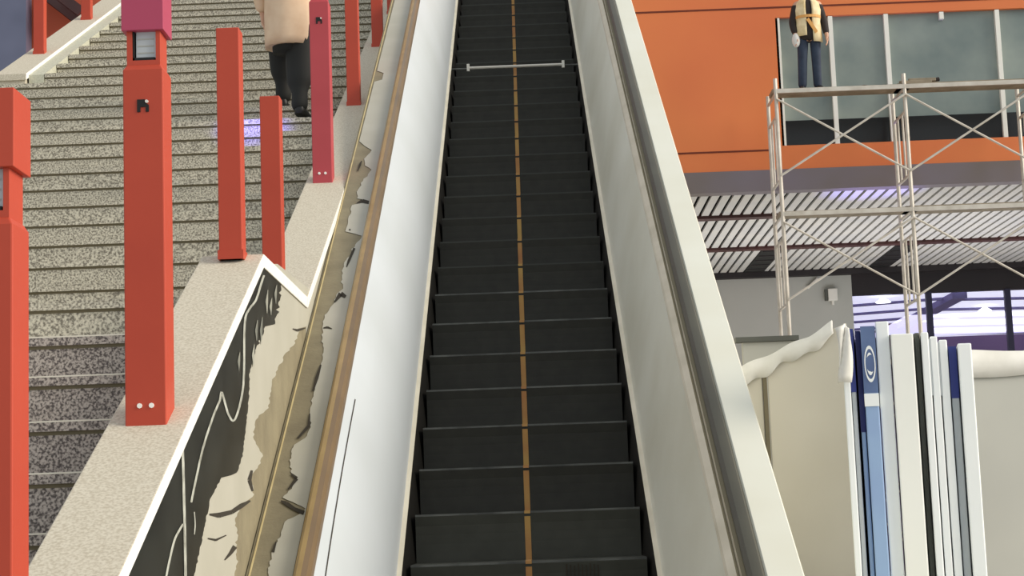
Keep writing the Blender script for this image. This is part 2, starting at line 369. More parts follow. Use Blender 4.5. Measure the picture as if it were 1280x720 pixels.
lf = empty('parapet_wall', (-4.16, 15, 0), 'sloping cream parapet along the far left edge of the stairs', 'parapet')
zl = lambda y: B_Z+.02+MS*(y-B_Y)
b = MB(); b.prism_x([(YLP, 0), (YE, 0), (YE, zl(YE)-.05), (YLP, zl(YLP)-.05)], -4.26, -4.05, 'coping'); world_child(b.build('wall_core'), lf)
coping(YLP-.02, zl(YLP-.02), YE, zl(YE), -4.29, -4.035, parent=lf)
b = MB(); b.prism_x([(YLP+.05, 0), (YE, 0), (YE, zl(YE)-.03), (YLP+.05, zl(YLP+.05)-.03)], -4.034, -3.91, 'stringer'); world_child(b.build('stringer'), lf)

# side of the lower parapet: black marble, washed paint, peeling flakes
edge_x = lambda y: 318+(360-y)*.45
marb = [(330,336),(336,343),(347,355),(356,351),(383,348),(392,346),(405,343),(406,330),(422,326),(436,320),(467,312),(500,311),(530,308),(570,303),(592,296),(597,277),(623,263),(687,250),(720,243),(900,150)]
pe = [(330,382),(367,391),(397,385),(409,382),(411,373),(422,372),(433,365),(447,354),(461,348),(475,340),(494,338),(510,336),(523,320),(547,317),(570,329),(583,323),(597,313),(620,317),(634,300),(643,296),(653,293),(667,297),(680,295),(700,297),(720,293),(900,240)]
rows = [330+i*3 for i in range(190)]
def wall_pt(x, y, X): return atX(x, y, X)
rnd = random.Random(3)
def top_lim(y): return 330+(y-318)*1.25+2
cl = MB(); wp = MB(); prev = None
for y in rows:
    xl = edge_x(y)-3 if y > 332 else 328
    xm = max(interp(marb, y)+rnd.uniform(-1, 1)*(3 if 340 < y < 430 else .8), xl)
    xp = interp(pe, y)+rnd.uniform(-1.6, 1.6)
    if y < 366: xm = min(xm, top_lim(y)); xp = min(xp, top_lim(y))
    xp = max(xp, xm)
    cur = (xl, xm, xp, y)
    if prev:
        q = prev
        cl.face([wall_pt(q[0], q[3], XW+.006), wall_pt(q[1], q[3], XW+.006), wall_pt(cur[1], y, XW+.006), wall_pt(cur[0], y, XW+.006)], 'marble')
        wp.face([wall_pt(q[1]-3, q[3], XW+.0035), wall_pt(q[2], q[3], XW+.0035), wall_pt(cur[2], y, XW+.0035), wall_pt(cur[1]-3, y, XW+.0035)], 'paint')
        wp.face([wall_pt(q[2], q[3], XW+.0035), wall_pt(cur[2], y, XW+.0035), wall_pt(cur[2], y, XW), wall_pt(q[2], q[3], XW)], 'lip')
    prev = cur
def line_on(mb, pts, wd, X, m):                           # a thin vein or crack lying on the wall face
    for (a, c) in zip(pts, pts[1:]):
        w0 = a[2] if len(a) > 2 else wd; w1 = c[2] if len(c) > 2 else wd
        d = Vector((c[0]-a[0], c[1]-a[1])); n = Vector((-d.y, d.x)).normalized()
        mb.face([wall_pt(a[0]-n.x*w0, a[1]-n.y*w0, X), wall_pt(a[0]+n.x*w0, a[1]+n.y*w0, X), wall_pt(c[0]+n.x*w1, c[1]+n.y*w1, X), wall_pt(c[0]-n.x*w1, c[1]-n.y*w1, X)], m)
XV = XW+.008
def curve(pts, n=4):                                      # Catmull-Rom through the points
    out = []
    for i in range(len(pts)-1):
        p0 = Vector(pts[max(i-1, 0)]); p1 = Vector(pts[i]); p2 = Vector(pts[i+1]); p3 = Vector(pts[min(i+2, len(pts)-1)])
        for k in range(n):
            t = k/n; out.append(tuple(.5*((2*p1)+(p2-p0)*t+(2*p0-5*p1+4*p2-p3)*t*t+(3*p1-p0-3*p2+p3)*t**3)))
    out.append(tuple(pts[-1])); return out
line_on(cl, curve([(330,344),(326,356),(320,375),(312,386),(306,403),(305,467),(303,490),(298,513),(292,526),(286,519),(281,503),(277,490),(275,500),(272,507),(266,522),(253,563),(239,628)]), 1.3, XV, 'vein')
line_on(cl, curve([(228,556),(229,580),(230,623),(231,660),(232,720),(233,780)]), 1.6, XV, 'vein')
line_on(cl, curve([(229,655),(223,665),(217,679),(208,720),(200,770)]), 1.3, XV, 'vein')
line_on(cl, curve([(243,640),(244,655),(243,668)]), .7, XV, 'vein')
for (x, y, l) in ((335,362,30),(340,372,22),(322,400,26),(328,396,34),(300,440,24),(318,430,28),(346,356,24)):
    line_on(cl, [(x, y, .3), (x-1.5, y+l*.5, 1.6), (x-1, y+l, .2)], 1, XV, 'wash')
for pts in ([(260,673,.8),(270,675,1.4),(283,669,.6)], [(262,643,1),(274,644,3.2),(290,640,2.6),(302,632,3),(313,626,1)], [(281,700,.7),(288,692,2),(294,683,3)], [(366,411,.6),(372,413,1.6),(382,410,.6)], [(315,588,1.4),(312,600,2.4),(316,614,1.2)], ):
    line_on(wp, pts, 1, XW+.005, 'crack')
world_child(cl.build('marble_cladding', label='black marble facing with white veins'), low)
world_child(wp.build('paint_layer', label='peeling cream paint'), low)

# railing posts --------------------------------------------------------
def sq(cx, cy, h, z): return [(cx-h, cy-h, z), (cx+h, cy-h, z), (cx+h, cy+h, z), (cx-h, cy+h, z)]
def emblem(s, z, y, m='black'):
    b = MB()
    P = [(-.5, -.55), (-.5, .55), (.16, .55), (.16, .28), (.5, .05), (.5, -.55), (.24, -.55), (.24, -.12), (-.22, -.12), (-.22, -.55)]
    lo = [(p[0]*s, y, z+p[1]*s) for p in P]; hi_ = [(p[0]*s, y+.003, z+p[1]*s) for p in P]
    n = len(P); va = [b.b.verts.new(p) for p in lo]; vb = [b.b.verts.new(p) for p in hi_]
    k = b.mi(m)
    for i in range(n): b.b.faces.new((va[i], va[(i+1) % n], vb[(i+1) % n], vb[i])).material_index = k
    f = b.b.faces.new(va); f.material_index = k
    bmesh.ops.triangulate(b.b, faces=[f])
    b.tube((.33*s, y-.002, z+.36*s), (.33*s, y+.003, z+.36*s), .14*s, 'offwhite', 10)
    return b
def lantern_post(x, y, z, label, mb='red', mc='red', h=.0625):
    o = empty('railing_post', (x, y, z), label, 'railing post', 'lantern topped railing posts')
    b = MB(); b.loft([sq(0, 0, h, -.04), sq(0, 0, h, 1.07), sq(0, 0, h-.010, 1.087)], mb); sh = b.build('shaft', o, bevel=.004)
    for sx in (-.018, .018):
        b = MB(); b.loft([[(sx+.008*math.cos(a), -h-.004, .03+.008*math.sin(a)) for a in [k*math.pi/4 for k in range(8)]], [(sx+.008*math.cos(a), -h+.002, .03+.008*math.sin(a)) for a in [k*math.pi/4 for k in range(8)]]], 'coping_edge'); b.build('bolt', o)
    b = MB(); hn = h-.011; wt = .017; z0, z1 = 1.09, 1.20     # the open lantern neck
    b.box(-hn, -hn+wt, -hn, hn, z0+.012, z1, mb); b.box(hn-wt+.004, hn, -hn, hn, z0+.012, z1, mb)
    b.box(-hn, hn, -hn, hn, z0-.004, z0+.012, mb); b.build('neck', o)
    b = MB(); b.box(-hn+wt, hn-wt+.004, hn-.02, hn-.01, z0+.01, z1, 'black'); b.box(-hn+wt, -hn+wt+.006, -hn+.004, hn-.01, z0+.01, z1, 'black'); b.box(-hn+wt, hn-wt, -hn+.004, hn-.01, z0+.012, z0+.022, 'black'); b.build('lantern_box', o)
    b = MB(); b.box(-hn+wt+.010, hn-wt+.002, -hn+.012, hn-.022, z0+.022, z1-.004, 'boardgrey')
    for k in range(3): b.box(-hn+wt+.016, hn-wt-.004, -hn+.0105, -hn+.012, z0+.036+k*.022, z0+.040+k*.022, 'greywall')
    b.build('lantern_panel', o, label='pale lantern panel')
    b = MB(); b.loft([sq(0, 0, h+.003, 1.195), sq(0, 0, h+.003, 1.37)], mc); b.build('cap', o, bevel=.002)
    e = emblem(.036, .955, -h-.003); e.build('emblem', o, label='small black emblem')
    return o
def plain_post(x, y, z, label, h=.046, H=.9, m='red'):
    o = empty('railing_post', (x, y, z), label, 'railing post', 'plain railing posts')
    b = MB(); b.loft([sq(0, 0, h, -.03), sq(0, 0, h, H)], m); b.build('shaft', o, bevel=.004)
    b = MB(); b.loft([sq(0, 0, h+.004, -.03), sq(0, 0, h+.004, .006)], m); b.build('base_plate', o)
    return o
zA = lambda y: CR[1]-MS*(CR[0]-y)
zB = lambda y: CR[1]+MS*(y-8.21)
lantern_post(-1.165, 3.78, zA(3.78), 'red lantern post cut by the left picture edge, nearest the camera', 'red', 'red')
lantern_post(-1.165, 5.35, zA(5.35), 'tall red lantern post with magenta light painted into its cap on the lower parapet', 'red', 'magenta')
plain_post(-1.155, 6.82, 2.74, 'plain flat topped orange post at the crest of the lower parapet')
plain_post(-1.158, 7.95, 2.74, 'short orange post in front of the walking person, on the level parapet')
lantern_post(-1.182, 10.2, zB(10.2), 'red lantern post, pink light in its colour, right of the walking person', 'redpink', 'redpink', .058)
plain_post(-1.178, 12.13, zB(12.13), 'orange post on the upper parapet just above the pink tinted post')
plain_post(-1.17, 14.2, zB(14.2), 'orange post high on the upper parapet, second last before the top edge')
plain_post(-1.15, 15.7, zB(15.7), 'darker orange post farthest up the upper parapet beside the escalator')
plain_post(-4.16, 14.83, zl(14.83), 'orange post on the far left parapet near its lower end')
plain_post(-4.16, 16.45, zl(16.45), 'orange post further up the far left parapet')

# ------------------------------------------------------------------ escalator
S = math.tan(R(29.9)); Y0E, Y1E = 5.15, 19.0
zb = lambda y: 1.425+S*(y-7.526)
esc = empty('escalator', (-.04, 5.1, 0), 'stopped escalator with dark steps and pale metal sides', 'escalator')
def prof(pts, m, name, mats=None, y0=Y0E, y1=Y1E, smooth=False, label=None, bevel=0):
    b = MB(); b.extrude([(x, y0, zb(y0)+h) for x, h in pts], [(x, y1, zb(y1)+h) for x, h in pts], m, True, mats)
    o = world_child(b.build(name, label=label, bevel=bevel), esc)
    if smooth: smooth_by_angle(o, 35)
    return o
# left side
lc = [(-.603, .012), (-.612, .10), (-.628, .22), (-.652, .35), (-.685, .48), (-.724, .60), (-.765, .70), (-.800, .757)]
prof(lc+[(-.815, .75), (-.83, .6), (-.83, 0), (-.64, -.05)], 'white_panel', 'balustrade_panel', smooth=True, label='bright white left inner panel')
prof([(-.583, -.01), (-.583, .008), (-.606, .016), (-.606, -.01)], 'trim', 'skirt_trim')
prof([(-.556, -.30), (-.583, 0), (-.60, 0), (-.60, -.30)], 'skirt', 'skirt_panel')
# joint line on the left panel
b = MB()
for k in range(40):
    pass
def on_left(t):      # point on the curved panel by its fraction t of the profile
    i = min(int(t*(len(lc)-1)), len(lc)-2); f = t*(len(lc)-1)-i
    return lc[i][0]+(lc[i+1][0]-lc[i][0])*f, lc[i][1]+(lc[i+1][1]-lc[i][1])*f
pts = []
for k in range(21):
    y = 5.2+2.45*k/20; t = .775+.075*math.sin(k*.12)+.003*k
    x, h = on_left(min(t, .985)); pts.append(Vector((x+.002, y, zb(y)+h+.001)))
for a, c in zip(pts, pts[1:]):
    wd = Vector((.0016, 0, -.0024)); b.face([a-wd, a+wd, c+wd, c-wd], 'crack')
world_child(b.build('panel_seam'), esc)
prof([(-.800, .745), (-.803, .79), (-.815, .812), (-.834, .818), (-.853, .812), (-.868, .785), (-.868, .745)], 'brown', 'handrail', mats=['brown', 'brown', 'brown', 'tan', 'tan', 'crack', None], smooth=False, label='worn handrail with brown reflections in its colour')  # warm reflections on the belt coloured in as brown and tan faces
prof([(-.866, .70), (-.866, .75), (-1.046, .75), (-1.046, .70)], 'putty', 'deck_board', label='bare putty deck with torn paint')
prof([(-1.030, .748), (-1.031, .754), (-1.036, .754), (-1.037, .748)], 'bead', 'sealant_bead', label='yellowish sealant line')
# paint flakes left on the deck
dk = [(-60,574),(0,511),(100,484),(180,452),(188,465),(200,455),(207,456),(212,465),(228,452),(234,450),(240,446),(249,447),(251,462),(253,458),(255,441),(270,437),(286,432),(291,433),(293,454),(297,452),(304,446),(312,440),(319,437),(328,430),(336,428),(351,427),(361,429),(366,422),(378,418),(389,409),(397,405),(410,404),(420,402),(439,404),(456,401),(469,397),(489,393),(500,390),(517,387),(533,389),(547,383),(557,367),(575,363),(590,364),(597,371),(608,367),(617,358),(622,352),(628,368),(636,382),(641,378),(650,358),(667,352),(680,344),(693,340),(710,336),(720,335),(760,326),(860,300)]
hr = lambda y: 514+(365-514)*y/720
ln = lambda y: 491+(310-491)*y/720
def deck_pt(x, y, hh):
    d = ray(x, y); t = (hh+1.425-S*7.526-EYE)/(d.z-S*d.y); return CP+d*t
pf = MB(); prev = None
for i in range(330):
    y = -60+i*2.75
    xr = hr(y)+.5; xl = min(max(interp(dk, y)+rnd.uniform(-1, 1)*(1.4 if y > 180 else .2), ln(y)+3 if y > 185 else ln(y)-2), xr)
    if y < 178: xl = ln(y)+2.5+ (9 if 90 < y < 100 else 0)
    cur = (xl, xr, y)
    if prev and deck_pt(xl, y, .753).y > Y0E:
        q = prev
        pf.face([deck_pt(q[0], q[2], .754), deck_pt(q[1], q[2], .754), deck_pt(cur[1], y, .754), deck_pt(cur[0], y, .754)], 'paint')
        pf.face([deck_pt(q[0], q[2], .754), deck_pt(cur[0], y, .754), deck_pt(cur[0]-.3, y, .7505), deck_pt(q[0]-.3, q[2], .7505)], 'lip')
    prev = cur
def deck_line(pts):
    for a, c in zip(pts, pts[1:]):
        d = Vector((c[0]-a[0], c[1]-a[1])); n = Vector((-d.y, d.x)).normalized()
        pf.face([deck_pt(a[0]-n.x*a[2], a[1]-n.y*a[2], .756), deck_pt(a[0]+n.x*a[2], a[1]+n.y*a[2], .756), deck_pt(c[0]+n.x*c[2], c[1]+n.y*c[2], .756), deck_pt(c[0]-n.x*c[2], c[1]-n.y*c[2], .756)], 'crack')
for pts in ([(351,626,.8),(358,629,2.6),(368,636,2),(380,641,2.8)], [(387,517,.8),(386,532,1.8),(372,548,1.2)], [(364,592,1),(371,598,2.2),(360,612,1)], [(401,456,1),(396,472,2.2),(391,489,1)], [(446,254,.6),(453,251,2.4),(461,253,2)], [(447,214,.5),(450,206,1.4),(452,201,.5)], [(418,378,.8),(426,367,3),(432,371,2)], [(404,410,.6),(409,409,1.4),(415,411,.5)], [(341,690,2),(345,677,1)], [(437,286,.9),(437.5,288,.9)], [(443,310,1.4),(436,326,1.6),(433,334,.6)]): deck_line(pts)
world_child(pf.build('paint_flakes', label='flaking cream paint'), esc)
# right side
rc = [(.517, .012), (.54, .12), (.575, .32), (.615, .53), (.650, .69), (.662, .745)]
prof(rc+[(.80, .70), (.80, 0), (.57, -.05)], 'grey_panel', 'balustrade_panel', smooth=True, label='grey beige right inner panel')
prof([(.497, -.01), (.497, .008), (.52, .018), (.52, -.01)], 'trim', 'skirt_trim')
prof([(.470, -.30), (.497, 0), (.515, 0), (.515, -.30)], 'skirt', 'skirt_panel')
prof([(.655, .735), (.662, .752), (.688, .770), (.700, .762), (.704, .775), (.722, .778), (.722, .735)], 'moulding', 'top_moulding', mats=[None, None, 'lip', None, 'lip', None, None])
prof([(.718, .75), (.720, .785), (.735, .805), (.755, .808), (.772, .803), (.783, .785), (.783, .75)], 'rubber', 'handrail', smooth=True, label='dark right handrail')
prof([(.783, .70), (.783, .782), (.79, .79), (.912, .79), (.918, .78), (.918, .70)], 'deck', 'deck_board', label='smooth cream right deck')
# outer sides and truss
for x0, x1 in ((-1.037, -1.02), (.90, .916)):
    b = MB(); b.prism_x([(Y0E, 0), (6.35, 0), (Y1E, zb(Y1E)-.7), (Y1E, zb(Y1E)+.70), (Y0E, zb(Y0E)+.70)], x0, x1, 'deck'); world_child(b.build('outer_panel'), esc)
b = MB(); b.prism_x([(Y0E, .0), (6.30, .0), (Y1E, zb(Y1E)-.72), (Y1E, zb(Y1E)-.36), (Y0E+.5, zb(Y0E+.5)-.34), (Y0E, 0.01)], -1.018, .898, 'skirt'); world_child(b.build('truss'), esc)
b = MB(); b.box(-1.037, .916, 4.2, Y0E+.02, 0, .03, 'step'); world_child(b.build('comb_plate'), esc)
# steps
P = .38; HN = -.05
k0 = -6
for k in range(k0, 29):
    y = 7.715+P*k; z = zb(y)+HN
    if z < .1 or y > Y1E-.3: continue
    b = MB(); rs = P*S; n = 5
    th = .03
    face = [(y+.004+.006*math.sin(math.pi*j/n), z-.012-(rs-.012)*j/n) for j in range(n+1)]
    poly = [(y, z), (y, z-.009)]+face[1:]+[(y+.08, z-rs), (y+.08, z-th), (y+P+.002, z-th), (y+P+.002, z)]
    b.prism_x(poly, -.555, .470, 'step' if k > 1 else 'steplit', mats=['nosing' if k < 8 else 'stepedge']+[None]*(len(poly)-1))  # edges lighter on lower steps, darker above: light fall-off put into colour
    if k == 0:
        for c in range(9):
            xx = .118+c*.017; b.box(xx, xx+.006, y+.001, y+.012, z-.10, z-.018-.004*(c % 3), 'crack')
    st = world_child(b.build('step'), esc)
    b = MB(); wv = .0135
    cx = -.043
    fp = [(y-.0015, z+.002), (y-.0025, z-.011)]+[(q[0]-.0025, q[1]) for q in face]
    for a, c in zip(fp, fp[1:]): b.face([(cx-wv, a[0], a[1]), (cx+wv, a[0], a[1]), (cx+wv, c[0], c[1]), (cx-wv, c[0], c[1])], 'yellow')
    b.face([(cx-wv, y-.001, z+.002), (cx+wv, y-.001, z+.002), (cx+wv, y+P, z+.002), (cx-wv, y+P, z+.002)], 'yellow')
    ln_ = b.build('yellow_line', label='worn yellow centre line'); ln_.parent = st
# bar lying across the steps near the top
yb = 14.62; z = zb(yb)+.0
br = empty('barrier_bar', (-.04, yb, z-.03), 'thin bright metal bar lying across the escalator steps near the top', 'bar')
b = MB(); b.tube((-.44, yb, z), (.37, yb, z), .013, 'chrome'); world_child(b.build('bar'), br)
for x in (-.44, .37):
    b = MB(); b.box(x-.012, x+.012, yb-.012, yb+.012, z-.03, z+.035, 'chrome'); world_child(b.build('bracket', bevel=.003), br)
for a, c in ((-.58, -.44), (.37, .495)):
    b = MB(); b.tube((a, yb, z-.006), (c, yb, z-.006), .008, 'nosing'); world_child(b.build('end_rod'), br)

# ------------------------------------------------------------------ scaffolding
YS_, DEP = 26.7, .9
xs = [3.95, 5.94, 7.93]
lev = [.45, 2.38, 4.31, 6.24, 8.17]
scf = empty('scaffold', (5.9, YS_+.45, 0), 'two bay tube scaffold with planks in front of the orange wall', 'scaffold')
for i, x in enumerate(xs):
    for k in range(4):
        b = MB(); z0, z1 = lev[k], lev[k+1]
        ext = .16 if k == 3 else 0
        for yy in (YS_, YS_+DEP): b.tube((x, yy, z0), (x, yy, z1+(ext if yy == YS_ else ext*.6)), .032, 'steel')
        for zz in (z0+.5, z1-.42, z1-.06): b.tube((x, YS_, zz), (x, YS_+DEP, zz), .022, 'steel')
        b.tube((x, YS_+.28, z0+.5), (x, YS_+.28, z1-.42), .018, 'steel'); b.tube((x, YS_+.62, z0+.5), (x, YS_+.62, z1-.42), .018, 'steel')
        b.build('end_frame'); fr = [q for q in bpy.data.objects if q.name.startswith('end_frame') and q.parent is None][0]; world_child(fr, scf)
    for yy in (YS_, YS_+DEP):
        b = MB(); b.tube((x, yy, .02), (x, yy, .46), .022, 'steel'); b.box(x-.07, x+.07, yy-.07, yy+.07, 0, .02, 'steel'); world_child(b.build('base_jack'), scf)
for i in range(2):
    xa, xb2 = xs[i], xs[i+1]
    for k in range(4):
        za, zc = lev[k]+.55, lev[k+1]-.17
        for yy in (YS_-.04,) + ((YS_+DEP+.04,) if k < 2 else ()):
            b = MB(); b.tube((xa, yy, zc), (xb2, yy, za), .017, 'steel'); world_child(b.build('cross_brace'), scf)
            b = MB(); b.tube((xa, yy-.012, za), (xb2, yy-.012, zc), .017, 'steel'); world_child(b.build('cross_brace'), scf)
    for k in (3, 4):
        for j in range(2):
            y0 = YS_+.0+j*.205
            b = MB(); b.box(xa-(.1 if i else .05), xb2+.1, y0, y0+.20, lev[k]-.055, lev[k]+(.012 if i else 0), 'plank'); world_child(b.build('plank'), scf)
        b = MB(); b.box(xa, xb2, YS_-.03, YS_-.001, lev[k]-.075, lev[k]-.01, 'steel'); world_child(b.build('side_rail'), scf)
# loose things on the right bay planks
p = atY(1150, 104, 26.9)
b = MB()
for j, (dx, dz, l) in enumerate(((-.1, 0, .5), (.02, .05, .42), (.1, .0, .36))): b.box(p.x+dx-l/2, p.x+dx+l/2, 26.74+j*.07, 26.80+j*.07, lev[4]+.016+dz*.9, lev[4]+.061+dz, 'plank')
tag(b.build('wood_offcuts', bevel=.005), 'small heap of wood offcuts on the right scaffold planks', 'wood')
p = atY(1163, 98, 26.9)
b = MB(); b.tube((p.x-.12, 26.99, lev[4]+.07), (p.x+.16, 27.0, lev[4]+.13), .035, 'jacket'); b.box(p.x-.2, p.x-.08, 26.95, 27.08, lev[4]+.014, lev[4]+.11, 'jacket')
tag(b.build('power_tool', bevel=.006), 'dark hand tool lying on the right scaffold planks', 'tool')
p = atY(1078, 103, 27.1)
b = MB(); rgs = []
for t in range(7):
    a = t/6*math.pi; rgs.append([(p.x-.16+.32*t/6, 26.98+.08*math.sin(a)*math.cos(u)*1.0, lev[4]+.006+.07*math.sin(a)*max(math.sin(u), 0)) for u in [2*math.pi*q/10 for q in range(10)]])
b.loft(rgs, 'jacket'); tag(b.build('tool_bag', smooth=True), 'small dark bundle on the left scaffold plank by the white mullion', 'bag')

# ------------------------------------------------------------------ hoarding beside the escalator and stacked boards
def wall_panel(name, a, c, z1, m, label, th=.05, cat='hoarding panel', group='hoarding panels'):
    a = Vector(a); c = Vector(c); d = (c-a).normalized(); n = Vector((-d.y, d.x))*th
    b = MB(); pts = [a, c, c+n, a+n]
    b.extrude([(q.x, q.y, 0) for q in pts], [(q.x, q.y, z1) for q in pts], m)
    return tag(b.build(name, bevel=.004), label, cat, group)
def sloped_panel(a, za, c, zc, m, label, th):
    b = MB(); (ax, ay), (cx_, cy_) = a, c; d = Vector((cx_-ax, cy_-ay, 0)).normalized(); n = Vector((-d.y, d.x, 0))*th
    A0, C0 = Vector((ax, ay, 0)), Vector((cx_, cy_, 0)); U = Vector((0, 0, 1))
    b.hexa([A0, C0, C0+n, A0+n, A0+U*za, C0+U*zc, C0+n+U*zc, A0+n+U*za], m)
    return tag(b.build('hoarding_panel', bevel=.004), label, 'hoarding panel', 'hoarding panels')
HA, HB, HC = Vector((1.06, 8.98)), Vector((1.185, 8.955)), Vector((1.60, 8.868))
sloped_panel(HA[:], 2.375, (HB.x-.014, HB.y+.003), 2.43, 'hoard', 'narrow beige hoarding panel next to the cream escalator edge, left of the seam', .02)
sloped_panel((HB.x+.014, HB.y-.003), 2.44, HC[:], 2.59, 'hoard', 'wide beige hoarding panel left of the stacked boards', .02)
b = MB(); b.box(HB.x-.010, HB.x+.010, HB.y-.006, HB.y+.02, 0, 2.43, 'lip')
tag(b.build('seam_post'), 'thin dark post at the seam between the beige hoarding panels', 'post')
wall_panel('hoarding_panel', (1.95, 8.86), (2.62, 9.02), 2.4, 'hoardg', 'grey hoarding panel right of the stacked boards', .05)
wall_panel('hoarding_panel', (2.64, 9.03), (3.6, 9.25), 2.4, 'hoardg', 'grey hoarding panel at the right picture edge', .05)
wall_panel('hoarding_panel', (1.28, 10.6), (1.62, 10.6), 2.68, 'hoardg', 'grey hoarding panel standing behind the draped white cloth', .05)
b = MB(); b.box(1.24, 1.62, 10.58, 10.66, 2.68, 2.71, 'boarddark'); tag(b.build('cap_rail'), 'dark rail on the hoarding behind the draped cloth', 'rail')
YB = 7.16
def bx_at(px): return atY(px, 440, YB).x
def bz_at(px, py): return atY(px, py, YB).z
# white cloth draped over the hoarding top
b = MB(); N = 44; rows_ = []
for i in range(N+1):
    t = i/N; p = HA.lerp(HC, t*.87); zt_ = 2.375+(2.565-2.375)*t+.012
    drop = .085+.012*math.sin(9*t)+.012*math.sin(23*t+1)-.045*max(0, t-.7)/.3
    lift = .006*math.sin(14*t)+.02*max(0, t-.75)/.25
    rows_.append([Vector((p.x, p.y+.034, zt_-drop*.8)), Vector((p.x, p.y+.030, zt_+lift)), Vector((p.x, p.y-.008, zt_+lift+.006)), Vector((p.x, p.y-.020-.006*math.sin(17*t), zt_-drop*.4)), Vector((p.x, p.y-.018-.008*math.sin(21*t), zt_-drop))])
for q, r_ in zip(rows_, rows_[1:]):
    for k in range(4): b.face([q[k], q[k+1], r_[k+1], r_[k]], 'cloth')
bmesh.ops.remove_doubles(b.b, verts=b.b.verts, dist=1e-5)
cl_o = b.build('white_cloth', smooth=True); tag(cl_o, 'white cloth strip draped along the top of the beige hoarding', 'cloth')
sm = cl_o.modifiers.new('solid', 'SOLIDIFY'); sm.thickness = .006
# hanging end of the cloth
b = MB(); rows_ = []
for i in range(9):
    t = i/8; z = bz_at(1054, 405)-.24*t
    wd = .066-.022*t*t
    rows_.append([Vector((bx_at(1044)+wd*u+.010*math.sin(5*u+3*t), YB-.022-.010*math.sin(7*u+4*t), z+(-.02*abs(u-.5)*2 if i == 0 else 0))) for u in [k/6 for k in range(7)]])
for q, r_ in zip(rows_, rows_[1:]):
    for k in range(6): b.face([q[k], q[k+1], r_[k+1], r_[k]], 'cloth')
bmesh.ops.remove_doubles(b.b, verts=b.b.verts, dist=1e-5)
o = b.build('white_cloth', smooth=True); tag(o, 'white cloth flap hanging over the hoarding corner left of the navy board', 'cloth')
sm = o.modifiers.new('solid', 'SOLIDIFY'); sm.thickness = .006
# cloth band on the right hoarding
b = MB(); rows_ = []
for i in range(19):
    t = i/18; x = 1.97+1.6*t; y = 8.86+(x-1.95)*.24
    dr = .11+.018*math.sin(8*t)
    rows_.append([Vector((x, y+.07, 2.35)), Vector((x, y+.06, 2.43)), Vector((x, y-.012, 2.432+.006*math.sin(15*t))), Vector((x, y-.018-.006*math.sin(19*t), 2.37)), Vector((x, y-.016, 2.42-dr))])
for q, r_ in zip(rows_, rows_[1:]):
    for k in range(4): b.face([q[k], q[k+1], r_[k+1], r_[k]], 'cloth')
bmesh.ops.remove_doubles(b.b, verts=b.b.verts, dist=1e-5)
o = b.build('white_cloth', smooth=True); tag(o, 'white cloth band over the top of the grey hoarding at right', 'cloth')
sm = o.modifiers.new('solid', 'SOLIDIFY'); sm.thickness = .006
# stacked boards, seen on edge
YB = 7.16
def bx_at(px): return atY(px, 440, YB).x
def bz_at(px, py): return atY(px, py, YB).z
boards = [ # px0, px1, top y, upper material, lower material, split y, label
 (1052,1061,407,'board','board',None,'narrow white board at the left end of the stack, under the cloth flap',.0),
 (1061,1067.5,411,'navy','boardgrey',490,'thin board with navy top at the left of the stack',.015),
 (1070,1076.4,413,'navyd','lightblue',540,'thin dark navy board beside the board with the round emblem',.03),
 (1077,1095,408,'bluegrey','lightblue',491,'blue board with a white round emblem near its top',.0),
 (1095.6,1113,401,'boardcream','board',None,'tallest white board right of the blue board',.02),
 (1114,1143,417,'boardcream','boardcream',None,'widest white board in the middle of the stack',.0),
 (1144,1151.5,414,'boarddark','boarddark',None,'dark grey board in the middle of the stack',.06),
 (1152,1162,415,'board','board',None,'white board just right of the dark grey board',.0),
 (1163,1173,420,'board','board',None,'second white board right of the dark grey board',.012),
 (1174,1185,424,'board','board',None,'third white board right of the dark grey board, left of navy',.02),
 (1186,1196,432,'navy','boardgrey',497,'board with navy top near the right of the stack',.045),
 (1197,1215,429,'boardcream','board',None,'white board at the right end of the stack',.0)]
